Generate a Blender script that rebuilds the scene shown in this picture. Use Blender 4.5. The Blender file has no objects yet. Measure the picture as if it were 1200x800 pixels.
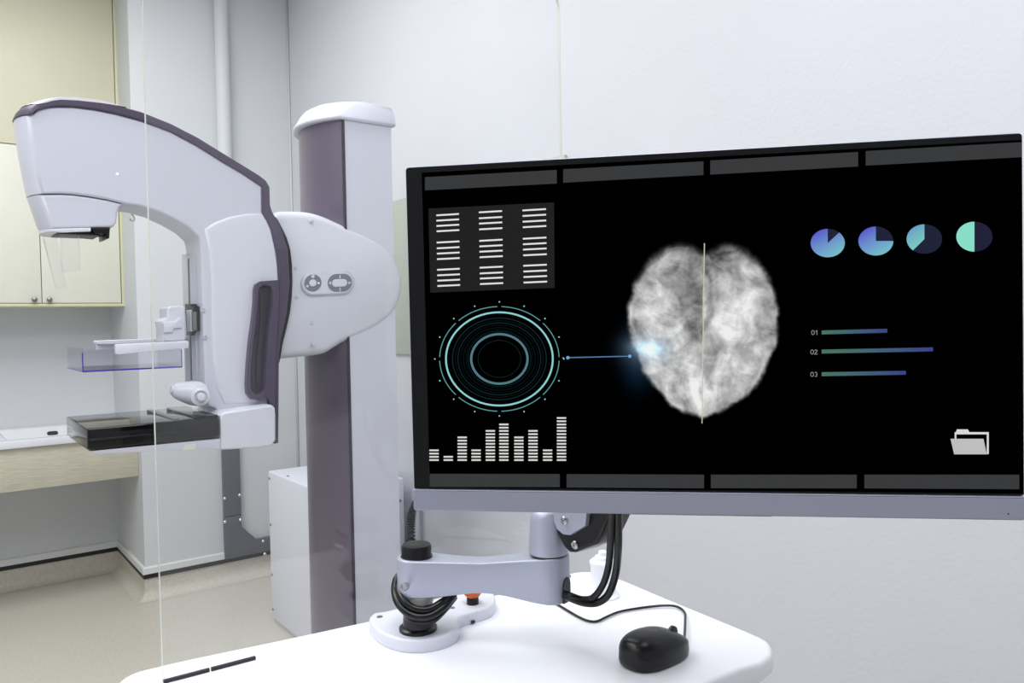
import bpy, bmesh, math, random
from mathutils import Vector, Matrix, noise
random.seed(4)
col = bpy.context.scene.collection
# ---------------------------------------------------------------- camera
FP = 910.0
yaw = math.radians(37.4); pit = math.atan(25/910); rho = .018
Fh = Vector((math.sin(yaw), math.cos(yaw), 0)); R0 = Vector((math.cos(yaw), -math.sin(yaw), 0))
F = Fh*math.cos(pit) + Vector((0, 0, -math.sin(pit))); U0 = R0.cross(F)
R = math.cos(rho)*R0 - math.sin(rho)*U0; U = math.cos(rho)*U0 + math.sin(rho)*R0
CP = Vector((0, 0, 1.3))
cam = bpy.data.objects.new('camera', bpy.data.cameras.new('camera'))
col.objects.link(cam)
m = Matrix((R, U, -F)).transposed().to_4x4(); m.translation = CP
cam.matrix_world = m
cam.data.sensor_width = 36; cam.data.lens = FP/1200*36; cam.data.clip_start = .02
bpy.context.scene.camera = cam

# measuring helpers: where a sight line of the photograph meets a real surface of the room
def ray(x, y): return F + R*((x-600)/FP) - U*((y-400)/FP)
def onX(x, y, v): d = ray(x, y); return CP + d*((v-CP.x)/d.x)
def onY(x, y, v): d = ray(x, y); return CP + d*((v-CP.y)/d.y)
def onZ(x, y, v): d = ray(x, y); return CP + d*((v-CP.z)/d.z)
def onD(x, y, D): return CP + ray(x, y)*D

# ---------------------------------------------------------------- materials
def lin(c):
    c = c/255.0
    return c/12.92 if c <= .04045 else ((c+.055)/1.055)**2.4
def rgb(r, g, b): return (lin(r), lin(g), lin(b), 1)
def pmat(name, c, rough=.5, metal=0, spec=.5, bump=0, bscale=200, var=0, vscale=8, coat=0, vc2=None, stretch=None):
    M = bpy.data.materials.new(name); M.use_nodes = True
    nt = M.node_tree; b = nt.nodes['Principled BSDF']
    b.inputs['Base Color'].default_value = c; b.inputs['Roughness'].default_value = rough
    b.inputs['Metallic'].default_value = metal; b.inputs['Specular IOR Level'].default_value = spec
    b.inputs['Coat Weight'].default_value = coat
    tc = nt.nodes.new('ShaderNodeTexCoord'); mp = nt.nodes.new('ShaderNodeMapping')
    nt.links.new(tc.outputs['Object'], mp.inputs['Vector'])
    if stretch: mp.inputs['Scale'].default_value = stretch
    if bump:
        n = nt.nodes.new('ShaderNodeTexNoise'); n.inputs['Scale'].default_value = bscale; n.inputs['Detail'].default_value = 4
        bp = nt.nodes.new('ShaderNodeBump'); bp.inputs['Strength'].default_value = bump; bp.inputs['Distance'].default_value = .002
        nt.links.new(mp.outputs[0], n.inputs['Vector']); nt.links.new(n.outputs['Fac'], bp.inputs['Height'])
        nt.links.new(bp.outputs[0], b.inputs['Normal'])
    if var or vc2:
        n = nt.nodes.new('ShaderNodeTexNoise'); n.inputs['Scale'].default_value = vscale; n.inputs['Detail'].default_value = 5
        rp = nt.nodes.new('ShaderNodeMapRange'); rp.inputs['From Min'].default_value = .35; rp.inputs['From Max'].default_value = .65
        mx = nt.nodes.new('ShaderNodeMix'); mx.data_type = 'RGBA'
        c2 = vc2 if vc2 else tuple([x*(1-var) for x in c[:3]]+[1])
        mx.inputs['A'].default_value = c; mx.inputs['B'].default_value = c2
        nt.links.new(mp.outputs[0], n.inputs['Vector']); nt.links.new(n.outputs['Fac'], rp.inputs['Value'])
        nt.links.new(rp.outputs[0], mx.inputs['Factor']); nt.links.new(mx.outputs['Result'], b.inputs['Base Color'])
    return M
def clearmat(name, tint, refl_rough=.02, milk=.0, milkcol=(.8, .8, .85, 1), ior=1.45):
    M = bpy.data.materials.new(name); M.use_nodes = True
    nt = M.node_tree; nt.nodes.clear()
    out = nt.nodes.new('ShaderNodeOutputMaterial'); tr = nt.nodes.new('ShaderNodeBsdfTransparent'); gl = nt.nodes.new('ShaderNodeBsdfGlossy')
    fr = nt.nodes.new('ShaderNodeFresnel'); mx = nt.nodes.new('ShaderNodeMixShader'); df = nt.nodes.new('ShaderNodeBsdfTranslucent'); m2 = nt.nodes.new('ShaderNodeMixShader')
    d2 = nt.nodes.new('ShaderNodeBsdfDiffuse'); m3 = nt.nodes.new('ShaderNodeMixShader')
    tr.inputs[0].default_value = tint; gl.inputs['Roughness'].default_value = refl_rough; fr.inputs['IOR'].default_value = ior
    df.inputs['Color'].default_value = milkcol; d2.inputs['Color'].default_value = milkcol; m2.inputs[0].default_value = milk; m3.inputs[0].default_value = .5
    L = nt.links.new
    ge = nt.nodes.new('ShaderNodeNewGeometry'); mr = nt.nodes.new('ShaderNodeMapRange'); mr.inputs['To Min'].default_value = ior; mr.inputs['To Max'].default_value = 1/ior
    L(ge.outputs['Backfacing'], mr.inputs['Value']); L(mr.outputs[0], fr.inputs['IOR'])
    L(df.outputs[0], m3.inputs[1]); L(d2.outputs[0], m3.inputs[2])
    L(tr.outputs[0], m2.inputs[1]); L(m3.outputs[0], m2.inputs[2])
    L(fr.outputs[0], mx.inputs[0]); L(m2.outputs[0], mx.inputs[1]); L(gl.outputs[0], mx.inputs[2]); L(mx.outputs[0], out.inputs[0])
    return M
MAT = dict(
 wallR = pmat('painted wall', rgb(210, 212, 219), .6, bump=.25, bscale=90, var=.03, vscale=2),
 wallL = pmat('painted back wall', rgb(211, 214, 218), .6, bump=.15, bscale=60, var=.03, vscale=2),
 ceil = pmat('ceiling paint', rgb(238, 238, 238), .7),
 floor = pmat('speckled vinyl', rgb(204, 201, 190), .42, vc2=rgb(193, 189, 177), vscale=90, bump=.05, bscale=300),
 black = pmat('black trim', rgb(22, 22, 26), .4),
 skirt = pmat('skirting paint', rgb(222, 224, 224), .45),
 cream = pmat('cream laminate', rgb(222, 223, 211), .42, var=.04, vscale=3),
 creamedge = pmat('cream edging', rgb(210, 209, 176), .4),
 wood = pmat('pale ash laminate', rgb(205, 202, 186), .5, vc2=rgb(186, 182, 164), vscale=5, stretch=(2.5, 2.5, 55)),
 ceramic = pmat('white solid surface', rgb(228, 230, 238), .2),
 duct = pmat('grey duct steel', rgb(92, 95, 104), .45, var=.06, vscale=6),
 chrome = pmat('chrome', rgb(205, 205, 210), .18, metal=1),
 steel = pmat('satin steel', rgb(140, 140, 140), .45, metal=1),
 mwhite = pmat('machine white', rgb(209, 211, 224), .32, bump=.03, bscale=400),
 mwhite2 = pmat('machine bright white', rgb(218, 220, 231), .28),
 mgrey = pmat('machine pale grey', rgb(196, 200, 212), .4),
 purple = pmat('aubergine plastic', rgb(73, 63, 85), .35, bump=.03, bscale=400),
 purplec = pmat('aubergine column cover', rgb(90, 80, 99), .28, bump=.02, bscale=400),
 purpled = pmat('dark aubergine plastic', rgb(38, 33, 47), .4),
 gloss = pmat('glossy black carbon', rgb(8, 8, 10), .05, spec=.38),
 bplast = pmat('black plastic', rgb(11, 11, 15), .36, spec=.35),
 mouseb = pmat('mouse black', rgb(8, 8, 13), .3, spec=.4, bump=.02, bscale=500),
 rubber = pmat('black rubber', rgb(8, 8, 11), .3, spec=.4),
 silver = pmat('silver paint', rgb(176, 179, 196), .38, metal=.35, bump=.02, bscale=600),
 chin = pmat('monitor silver', rgb(150, 152, 170), .4, metal=.25),
 table = pmat('white work surface', rgb(246, 247, 253), .3),
 orange = pmat('orange plastic', rgb(214, 98, 40), .4),
 boxw = pmat('powder coated white', rgb(226, 228, 240), .4),
 green = pmat('pale green board', rgb(178, 188, 176), .5),
 padgrey = pmat('keypad grey', rgb(122, 124, 142), .4),
 label = pmat('taupe plate', rgb(126, 124, 120), .4, metal=.3),
 glass = clearmat('shield glass', (.992, .996, .996, 1), .0, .012, (.9, .9, .95, 1), 1.45),
 cream2 = pmat('yellowed cream laminate', rgb(216, 215, 192), .42, var=.04, vscale=3),
 gedge = pmat('glass edge', rgb(216, 224, 214), .15),
 acryl = clearmat('clear acrylic', (.965, .965, .985, 1), .03, .025, (.8, .8, .95, 1), 1.42),
 acryl2 = clearmat('clear thin sheet', (.98, .98, .985, 1), .05, .05, (.9, .9, .95, 1), 1.3),
 blue = pmat('violet acrylic edge', rgb(66, 50, 176), .15),
 screenb = pmat('screen glass', rgb(1, 1, 1), .5, spec=.0),
 bezel = pmat('bezel black', rgb(8, 8, 11), .35, spec=.25),
)
yled = bpy.data.materials.new('yellow led'); yled.use_nodes = True
yled.node_tree.nodes['Principled BSDF'].inputs['Emission Color'].default_value = (.9, .9, .05, 1); yled.node_tree.nodes['Principled BSDF'].inputs['Emission Strength'].default_value = 1
vled = bpy.data.materials.new('violet led'); vled.use_nodes = True
vled.node_tree.nodes['Principled BSDF'].inputs['Emission Color'].default_value = (.55, .5, 1, 1); vled.node_tree.nodes['Principled BSDF'].inputs['Emission Strength'].default_value = .7
scr = bpy.data.materials.new('lit screen pixels'); scr.use_nodes = True
nt = scr.node_tree; nt.nodes.clear()
o_ = nt.nodes.new('ShaderNodeOutputMaterial'); e_ = nt.nodes.new('ShaderNodeEmission'); a_ = nt.nodes.new('ShaderNodeVertexColor'); a_.layer_name = 'Col'
nt.links.new(a_.outputs[0], e_.inputs[0]); nt.links.new(e_.outputs[0], o_.inputs[0])

# ---------------------------------------------------------------- object helpers
ORG = {}
def tag(o, label=None, cat=None, group=None, kind=None):
    if label: o['label'] = label
    if cat: o['category'] = cat
    if group: o['group'] = group
    if kind: o['kind'] = kind
    return o
def thing(name, loc, label, cat, group=None):
    o = bpy.data.objects.new(name, None); col.objects.link(o); o.location = loc; o.empty_display_size = .05
    ORG[o] = Vector(loc)
    return tag(o, label, cat, group)
def put(name, bm, mat, parent=None, smooth=True, loc=None, ang=35, label=None, recalc=True):
    base = ORG[parent] if parent else Vector(loc if loc is not None else (0, 0, 0))
    if recalc: bmesh.ops.recalc_face_normals(bm, faces=bm.faces)
    for v in bm.verts: v.co -= base
    me = bpy.data.meshes.new(name); bm.to_mesh(me); bm.free()
    mats = mat if isinstance(mat, (list, tuple)) else [mat]
    for q in mats: me.materials.append(q)
    if smooth:
        fl = [p.index for p in me.polygons if len(p.vertices) > 8]
        for p in me.polygons: p.use_smooth = True
        me.set_sharp_from_angle(angle=math.radians(ang))
        for i in fl: me.polygons[i].use_smooth = False
    o = bpy.data.objects.new(name, me); col.objects.link(o)
    if parent: o.parent = parent
    else: o.location = base
    ORG[o] = base
    if label: o['label'] = label
    return o
def BM(): return bmesh.new()
def box(bm, x0, x1, y0, y1, z0, z1, bev=0, seg=2, mat=None):
    vs = [Vector((x, y, z)) for x in (x0, x1) for y in (y0, y1) for z in (z0, z1)]
    V = [bm.verts.new(mat @ v if mat else v) for v in vs]
    fs = [bm.faces.new([V[i] for i in f]) for f in ((0, 1, 3, 2), (4, 6, 7, 5), (0, 4, 5, 1), (2, 3, 7, 6), (0, 2, 6, 4), (1, 5, 7, 3))]
    if bev:
        es = set(e for f in fs for e in f.edges)
        bmesh.ops.bevel(bm, geom=list(es), offset=bev, segments=seg, profile=.5, affect='EDGES')
def smooth_loop(pts, n=4, closed=True):
    out = []; N = len(pts); P = [Vector(p) for p in pts]
    rng = range(N) if closed else range(N-1)
    for i in rng:
        p0 = P[(i-1) % N] if closed or i > 0 else P[0]; p1 = P[i]; p2 = P[(i+1) % N]; p3 = P[(i+2) % N] if closed or i+2 < N else P[-1]
        for k in range(n):
            t = k/n
            out.append(.5*((2*p1)+(p2-p0)*t+(2*p0-5*p1+4*p2-p3)*t*t+(3*p1-p0-3*p2+p3)*t**3))
    if not closed: out.append(P[-1])
    return out
def inset(P, d):
    N = len(P); A = sum(P[i].x*P[(i+1) % N].y-P[(i+1) % N].x*P[i].y for i in range(N)); s = 1 if A > 0 else -1
    out = []
    for i in range(N):
        a = (P[i]-P[i-1]); b = (P[(i+1) % N]-P[i])
        if a.length < 1e-9 or b.length < 1e-9: out.append(P[i].copy()); continue
        a.normalize(); b.normalize()
        na = Vector((-a.y, a.x))*s; nb = Vector((-b.y, b.x))*s
        n = na+nb
        if n.length < 1e-6: n = na.copy()
        n.normalize(); k = max(.5, n.dot(na))
        out.append(P[i]+n*(d/k))
    return out
AX = {'y': lambda u, v, w: Vector((u, w, v)), 'z': lambda u, v, w: Vector((u, v, w)), 'x': lambda u, v, w: Vector((w, u, v))}
def slab(bm, P, w0, w1, r=.003, seg=3, ax='y', crown=0, r2=None, mid=0):
    """outline P (2-D) between w0 and w1, both rims rounded by r (r2 at w1)"""
    f = AX[ax] if isinstance(ax, str) else ax
    P = [Vector((p[0], p[1])) for p in P]
    s = 1 if w1 > w0 else -1; r2 = r if r2 is None else r2
    rings = []
    if r > 0:
        for k in range(seg+1):
            t = math.pi/2*k/seg
            rings.append((inset(P, r*(1-math.sin(t))), w0+s*r*(1-math.cos(t))))
    else: rings.append((P, w0))
    for k in range(mid):
        t = -math.cos(math.pi*(k+.5)/mid); rings.append((P, w0+s*r+(w1-w0-s*r-s*r2)*(1+t)/2))
    if r2 > 0:
        for k in range(seg+1):
            t = math.pi/2*(1-k/seg)
            rings.append((inset(P, r2*(1-math.sin(t))), w1-s*r2*(1-math.cos(t))))
    else: rings.append((P, w1))
    if crown:
        q = rings[0][0]; c = sum(q, Vector((0, 0)))/len(q); pre = []
        for sc in (.08, .2, .35, .5, .65, .8, .92): pre.append(([c+(p-c)*sc for p in q], w0-s*crown*(1-sc*sc)))
        rings = pre+rings
    VR = [[bm.verts.new(f(p.x, p.y, w)) for p in q] for q, w in rings]
    for a, b in zip(VR, VR[1:]):
        for i in range(len(P)):
            j = (i+1) % len(P); bm.faces.new((a[i], a[j], b[j], b[i]))
    bm.faces.new(VR[0]); bm.faces.new(VR[-1][::-1])
def lathe(bm, prof, origin, axis=Vector((0, 0, 1)), n=32, cap=True):
    axis = Vector(axis).normalized(); q = axis.to_track_quat('Z', 'Y').to_matrix(); o = Vector(origin)
    rs = []
    for r, h in prof:
        rs.append([bm.verts.new(o+q @ Vector((r*math.cos(2*math.pi*i/n), r*math.sin(2*math.pi*i/n), h))) for i in range(n)])
    for a, b in zip(rs, rs[1:]):
        for i in range(n): bm.faces.new((a[i], a[(i+1) % n], b[(i+1) % n], b[i]))
    if cap: bm.faces.new(rs[0][::-1]); bm.faces.new(rs[-1])
def cyl(bm, a, b, r, n=24, bev=0):
    a = Vector(a); b = Vector(b); L = (b-a).length
    pr = [(r, 0), (r, L)] if not bev else [(r-bev, 0), (r-bev*.3, bev*.3), (r, bev), (r, L-bev), (r-bev*.3, L-bev*.3), (r-bev, L)]
    lathe(bm, pr, a, b-a, n)
def tube(bm, pts, r, n=12, sm=6):
    P = smooth_loop(pts, sm, closed=False); rings = []
    prev = None
    for i, p in enumerate(P):
        t = (P[min(i+1, len(P)-1)]-P[max(i-1, 0)]).normalized()
        if prev is None: prev = t.orthogonal().normalized()
        prev = (prev-t*prev.dot(t)).normalized(); b = t.cross(prev)
        rr = r(i/(len(P)-1)) if callable(r) else r
        rings.append([bm.verts.new(p+(prev*math.cos(2*math.pi*k/n)+b*math.sin(2*math.pi*k/n))*rr) for k in range(n)])
    for a, b in zip(rings, rings[1:]):
        for k in range(n): bm.faces.new((a[k], a[(k+1) % n], b[(k+1) % n], b[k]))
    bm.faces.new(rings[0][::-1]); bm.faces.new(rings[-1])
def pxY(pts, Y): return [Vector((onY(x, y, Y).x, onY(x, y, Y).z)) for x, y in pts]
def pxZ(pts, Z): return [Vector((onZ(x, y, Z).x, onZ(x, y, Z).y)) for x, y in pts]
def pxX(pts, X): return [Vector((onX(x, y, X).y, onX(x, y, X).z)) for x, y in pts]
def struct(name, bm, mat, smooth=False): return tag(put(name, bm, mat, smooth=smooth), kind='structure')

# ---------------------------------------------------------------- room
XW, YP, YR, XP, XMIN, YMIN, H = 1.60, 3.99, 4.60, .825, -2.4, -2.2, 3.05
b = BM(); box(b, XMIN-.1, XW+.1, YMIN-.1, YR+.1, -.1, 0); struct('floor', b, MAT['floor'])
b = BM(); box(b, XMIN-.1, XW+.1, YMIN-.1, YR+.1, H, H+.1); struct('ceiling', b, MAT['ceil'])
b = BM(); box(b, XW, XW+.1, YMIN-.1, YR+.1, 0, H); struct('wall_right', b, MAT['wallR'])
b = BM(); box(b, XMIN-.1, XP, YR, YR+.1, 0, H); struct('wall_recess', b, MAT['wallL'])
b = BM(); box(b, XP, XW, YP, YR+.1, 0, H, bev=0); struct('wall_back', b, MAT['wallL'])
b = BM(); box(b, XMIN-.1, XMIN, YMIN-.1, YR, 0, H); struct('wall_left', b, MAT['wallR'])
b = BM(); box(b, XMIN, XW, YMIN-.1, YMIN, 0, H); struct('wall_near', b, MAT['wallR'])
def skirt_run(p0, p1, nrm, name_s, name_t, name_c, ext0=0, ext1=0):
    """vinyl cove, black strip and painted skirting along the foot of a wall"""
    p0 = Vector(p0); p1 = Vector(p1); d = (p1-p0).normalized(); n = Vector(nrm)
    def prof(bm, pr):
        A = [bm.verts.new(Vector((p0.x, p0.y, 0))+Vector((n.x, n.y, 0))*u+Vector((0, 0, z))-Vector((d.x, d.y, 0))*ext0*u) for u, z in pr]
        B = [bm.verts.new(Vector((p1.x, p1.y, 0))+Vector((n.x, n.y, 0))*u+Vector((0, 0, z))+Vector((d.x, d.y, 0))*ext1*u) for u, z in pr]
        for i in range(len(pr)): j = (i+1) % len(pr); bm.faces.new((A[i], A[j], B[j], B[i]))
        bm.faces.new(A[::-1]); bm.faces.new(B)
    bm = BM(); prof(bm, [(0, .001)]+[(.05*(1-math.sin(t))+.004, .001+.05*(1-math.cos(t))) for t in [math.pi/2*k/6 for k in range(7)]][::1]+[(.004, .1), (0, .1)]); struct(name_c, bm, MAT['floor'], True)
    bm = BM(); prof(bm, [(0, .1), (.009, .1), (.009, .122), (0, .122)]); struct(name_t, bm, MAT['black'])
    bm = BM(); prof(bm, [(0, .122), (.012, .122), (.012, .150), (.008, .155), (0, .155)]); struct(name_s, bm, MAT['skirt'])
skirt_run((XMIN, YR), (XP, YR), (0, -1), 'baseboard_recess', 'trim_1', 'trim_2', 0, -1)
skirt_run((XP, YR), (XP, YP), (-1, 0), 'baseboard_pillar', 'trim_3', 'trim_4', -1, 1)
skirt_run((XP, YP), (XW, YP), (0, -1), 'baseboard_back', 'trim_5', 'trim_6', 1, -1)
skirt_run((XW, YP), (XW, YMIN), (-1, 0), 'baseboard_right', 'trim_7', 'trim_8', -1, 0)

for nm, x_ in (('trim_9', XW-.012), ):
    b = BM(); cyl(b, (XW-.006, YP-.006, .16), (XW-.006, YP-.006, H-.001), .0055, 10); struct(nm, b, MAT['wallL'], True)
# vertical pipe on the back wall
p = onY(260, 60, YP-.035)
b = BM(); cyl(b, (p.x, YP-.036, 1.02), (p.x, YP-.036, H-.002), .034, 32)
pp = thing('wall_pipe', (p.x, YP-.036, 1.02), 'white vertical pipe boxed up the back wall left of the machine column', 'pipe')
put('pipe', b, MAT['wallL'], pp)
for z in (1.03,):
    b = BM(); lathe(b, [(.036, 0), (.041, .003), (.041, .03), (.036, .033)], (p.x, YP-.036, z), n=32)
    put('pipe_collar', b, MAT['wallL'], pp)

# grey cable duct at the foot of the back wall
Yd = YP-.03
L = onY(263, 600, Yd).x; Rr = onY(283, 600, Yd).x; X2 = XW-.03
zt = 1.0; zk = onY(284, 617, Yd).z; zl = onY(300, 632, Yd).z; xk = onY(301, 632, Yd).x
dt = thing('cable_duct', ((L+Rr)/2, YP, .12), 'dark grey steel cable duct, L-shaped, along the foot of the back wall', 'cable duct')
zm = onY(270, 605, Yd).z
b = BM(); slab(b, [(L, zm+.002), (Rr, zm+.002), (Rr, zt), (L, zt)], Yd, YP-.001, .003, 2); put('upright_cover', b, MAT['duct'], dt)
b = BM(); slab(b, [(L, .124), (X2, .124), (X2, zl), (xk, zl), (Rr, zk), (Rr, zm-.001), (L, zm-.001)], Yd, YP-.001, .003, 2); put('corner_cover', b, MAT['duct'], dt)
for (sx, sy) in ((263.5, 584), (281, 580), (264, 611.5), (282, 609), (308.5, 634), (310.5, 649)):
    q = onY(sx, sy, Yd); b = BM(); lathe(b, [(.0085, 0), (.0085, .002), (.006, .005), (.001, .0065)], (q.x, Yd, q.z), (0, -1, 0), 12); put('screw', b, MAT['chrome'], dt)

# board on the right wall
a1 = onX(452, 238, XW-.01); a2 = onX(476, 415, XW-.01)
wb = BM(); box(wb, XW-.012, XW-.0005, a2.y-1.0, a1.y+.02, a2.z, a1.z, .002)
tag(put('wall_board', wb, MAT['green'], loc=(XW, a1.y-.4, a2.z)), 'pale green board on the right wall, seen in the gap between machine column and monitor', 'wall board')

# hose on the right wall
h0 = onX(481, 596, XW-.05)
b = BM()
pts = [Vector((XW-.02, h0.y, .57)), Vector((XW-.045, h0.y, .53)), Vector((XW-.05, h0.y+.002, .45)), Vector((XW-.05, h0.y-.01, .3)), Vector((XW-.06, h0.y-.04, .18)), Vector((XW-.10, h0.y-.1, .03))]
tube(b, pts, lambda t: .016+.004*math.sin(t*260), 14, 40)
tag(put('corrugated_hose', b, MAT['rubber'], loc=(XW-.05, h0.y, .03)), 'black corrugated hose hanging down the right wall behind the monitor arm', 'hose')

# ---------------------------------------------------------------- wall cabinet
Yc = 4.26; XE = onY(145.5, 300, Yc).x
zb = onY(60, 359, Yc).z
x_split = onY(48, 300, Yc).x; x_door = onY(140.5, 300, Yc).x; zsp = onY(8, 168, Yc).z
wc = thing('wall_cabinet', (x_split, YR, zb), 'tall cream laminate wall cabinet with round grey knobs above the sink counter', 'cabinet')
b = BM(); box(b, -.95, XE, Yc+.02, YR-.001, zb, H-.02, .002); put('cabinet_body', b, MAT['creamedge'], wc)
b = BM(); box(b, -.95, XE, Yc-.004, Yc+.0199, zb, zb+.014, .002); box(b, x_door+.003, XE, Yc-.004, Yc+.0199, zb+.0145, H-.02, .002); put('edge_strip', b, MAT['creamedge'], wc)
wd = x_door-x_split
xs = [(x_split-2*wd, x_split-wd-.003), (x_split-wd, x_split-.003), (x_split, x_door)]
for i, (xa, xb) in enumerate(xs):
    b = BM(); box(b, xa, xb, Yc, Yc+.0195, zb+.017, zsp-.002, .002); d = put('door', b, MAT['cream'], wc)
    kx = {0: xb-.04, 1: onY(40, 351, Yc).x, 2: onY(57.5, 351, Yc).x}[i]; kz = onY(40, 351, Yc).z
    b = BM(); lathe(b, [(.006, 0), (.005, .008), (.010, .012), (.0125, .017), (.011, .022), (.005, .025), (.001, .0255)], (kx, Yc, kz), (0, -1, 0), 24); put('knob', b, MAT['steel'], d)
b = BM(); box(b, xs[0][0], xs[2][1], Yc, Yc+.0195, zsp+.002, H-.03, .002); put('upper_panel', b, MAT['cream2'], wc, label='yellower plain upper panel')

# ---------------------------------------------------------------- sink counter
Ya = 4.06; zt = onY(0, 523.5, Ya).z; zb2 = onY(166, 557, Ya).z
sc_ = thing('sink_counter', (.2, Ya+.25, 0), 'pale ash fronted counter with white basin top, fixed under the cream cabinet', 'counter')
b = BM(); box(b, -1.2, XP-.001, Ya, Ya+.022, zb2, zt-.012, .001); box(b, -1.2, XP-.001, Ya+.022, YR-.02, zb2+.05, zb2+.07); put('apron', b, MAT['wood'], sc_)
# worktop with a moulded basin
bx0, bx1 = onY(-160, 500, Ya+.08).x, XP-.16
xL = onZ(8, 508, zt-.02).x
b = BM()
box(b, -1.2, XP-.002, Ya-.018, Ya+.045, zt-.012, zt+.022, .004)
box(b, -1.2, XP-.002, YR-.10, YR-.002, zt-.012, zt+.022, .004)
box(b, XP-.16, XP-.002, Ya+.0452, YR-.1002, zt-.012, zt+.022, .004)
box(b, -1.2, xL-.05, Ya+.0452, YR-.1002, zt-.012, zt+.022, .004)
put('worktop', b, MAT['ceramic'], sc_)
b = BM()
x0, x1, y0, y1 = xL-.05, XP-.16, Ya+.0452, YR-.1002
top = [(x0, y0), (x1, y0), (x1, y1), (x0, y1)]; bot = [(x0+.09, y0+.03), (x1-.03, y0+.03), (x1-.03, y1-.10), (x0+.09, y1-.10)]
T = [b.verts.new((x, y, zt+.020)) for x, y in top]; B_ = [b.verts.new((x, y, zt-.10)) for x, y in bot]; B2 = [b.verts.new((x, y, zt-.115)) for x, y in top]
for i in range(4):
    j = (i+1) % 4; b.faces.new((T[i], T[j], B_[j], B_[i])); b.faces.new((T[i], B2[i], B2[j], T[j]))
b.faces.new(B_); b.faces.new(B2[::-1])
put('basin', b, MAT['ceramic'], sc_, smooth=False)
# overflow slot lies on the sloping back of the basin
s0 = Vector((0, y1, zt+.020)); s1 = Vector((0, y1-.10, zt-.10)); sd = (s1-s0).normalized(); nn = Vector((0, sd.z, -sd.y)); nn = nn if nn.y < 0 else -nn
def onplane(x, y, p0, n): d = ray(x, y); return CP+d*((Vector(p0)-CP).dot(n)/d.dot(n))
c0 = onplane(61.5, 507.5, s0, nn); w2 = (onplane(68, 507, s0, nn)-onplane(55, 508, s0, nn)).length/2; hh = .011
b = BM(); P = []
for k in range(24):
    t = 2*math.pi*k/24; P.append(((w2-hh)*(1 if math.cos(t) > 0 else -1)+hh*math.cos(t), hh*math.sin(t)))
slab(b, P, .0, .003, 0, 1, ax=lambda u, v, w: c0+Vector((1, 0, 0))*u+sd*v+nn*w); put('overflow_slot', b, MAT['black'], sc_, smooth=False)

# ---------------------------------------------------------------- white equipment box
eb = thing('equipment_box', (1.39, 3.07, 0), 'white powder coated floor box standing behind the machine column', 'equipment cabinet')
bxm = onZ(318.6, 727, .004); bxt = onX(472, 560, 1.555)
X0b, X1b, Y1b, Y0b, Zb = bxm.x, 1.56, bxm.y, bxt.y, bxt.z
b = BM(); box(b, X0b, X1b, Y0b, Y1b, .02, Zb, .006, 3); put('housing', b, MAT['boxw'], eb)
b = BM(); box(b, X0b+.01, X1b-.01, Y0b+.01, Y1b-.01, .0, .0199); put('plinth', b, MAT['mgrey'], eb)
for (q, ax) in [((X0b, Y1b-.02, Zb-.03), (-1, 0, 0)), ((X0b, Y1b-.02, Zb*.65), (-1, 0, 0)), ((X0b, Y1b-.02, Zb*.32), (-1, 0, 0)), ((X0b, Y1b-.02, .06), (-1, 0, 0)), ((X1b-.02, Y0b, Zb-.09), (0, -1, 0)),
                ((X0b+.02, Y1b-.18, Zb), (0, 0, 1)), ((X0b+.02, Y1b-.4, Zb), (0, 0, 1)), ((X0b, Y0b+.03, .06), (-1, 0, 0)), ((X1b-.03, Y0b+.02, Zb), (0, 0, 1))]:
    b = BM(); lathe(b, [(.006, 0), (.006, .0015), (.003, .004)], q, ax, 12); put('screw', b, MAT['steel'], eb)

# ---------------------------------------------------------------- mammography machine
YN, YF = 2.23, 2.385           # near and far side of the C-arm
YCn, YCf = 2.275, 2.60        # column
mm = thing('mammography_machine', (1.16, 2.43, 0), 'white and aubergine mammography machine with curved C-arm on a tall column', 'mammography machine')
Xa = onY(399, 150, YCn).x; Xb = onY(458, 150, YCn).x
ztop = onY(405, 140, YCn).z+.01
# column plan: purple bulging front (towards -X), white flank
arc = [(Xa+.004-.055*math.sin(math.pi*t)**.8, YCn+.004+(YCf-YCn-.008)*t) for t in [k/16 for k in range(17)]]
b = BM(); slab(b, [(Xa+.012, YCn+.002)]+arc+[(Xa+.012, YCf-.002)], .03, ztop, .0, 1, 'z'); cfr = put('column_cover', b, MAT['purplec'], mm, label='aubergine curved front cover')
b = BM(); slab(b, [(Xa+.012, YCn-.001), (Xb, YCn-.001), (Xb+.005, YCn+.02), (Xb+.005, YCf), (Xa+.012, YCf)], .03, ztop, .003, 2, 'z'); put('column', b, MAT['mwhite'], mm)
b = BM(); box(b, Xa+.0045, Xa+.0125, YCn-.0035, YCn+.004, .03, ztop-.001); put('column_seam', b, MAT['purpled'], mm)
b = BM(); slab(b, [(Xa-.12, YCn-.06), (Xb+.05, YCn-.06), (Xb+.05, YCf+.04), (Xa-.12, YCf+.04)], 0, .03, .006, 2, 'z'); put('base_plate', b, MAT['mgrey'], mm)
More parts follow.
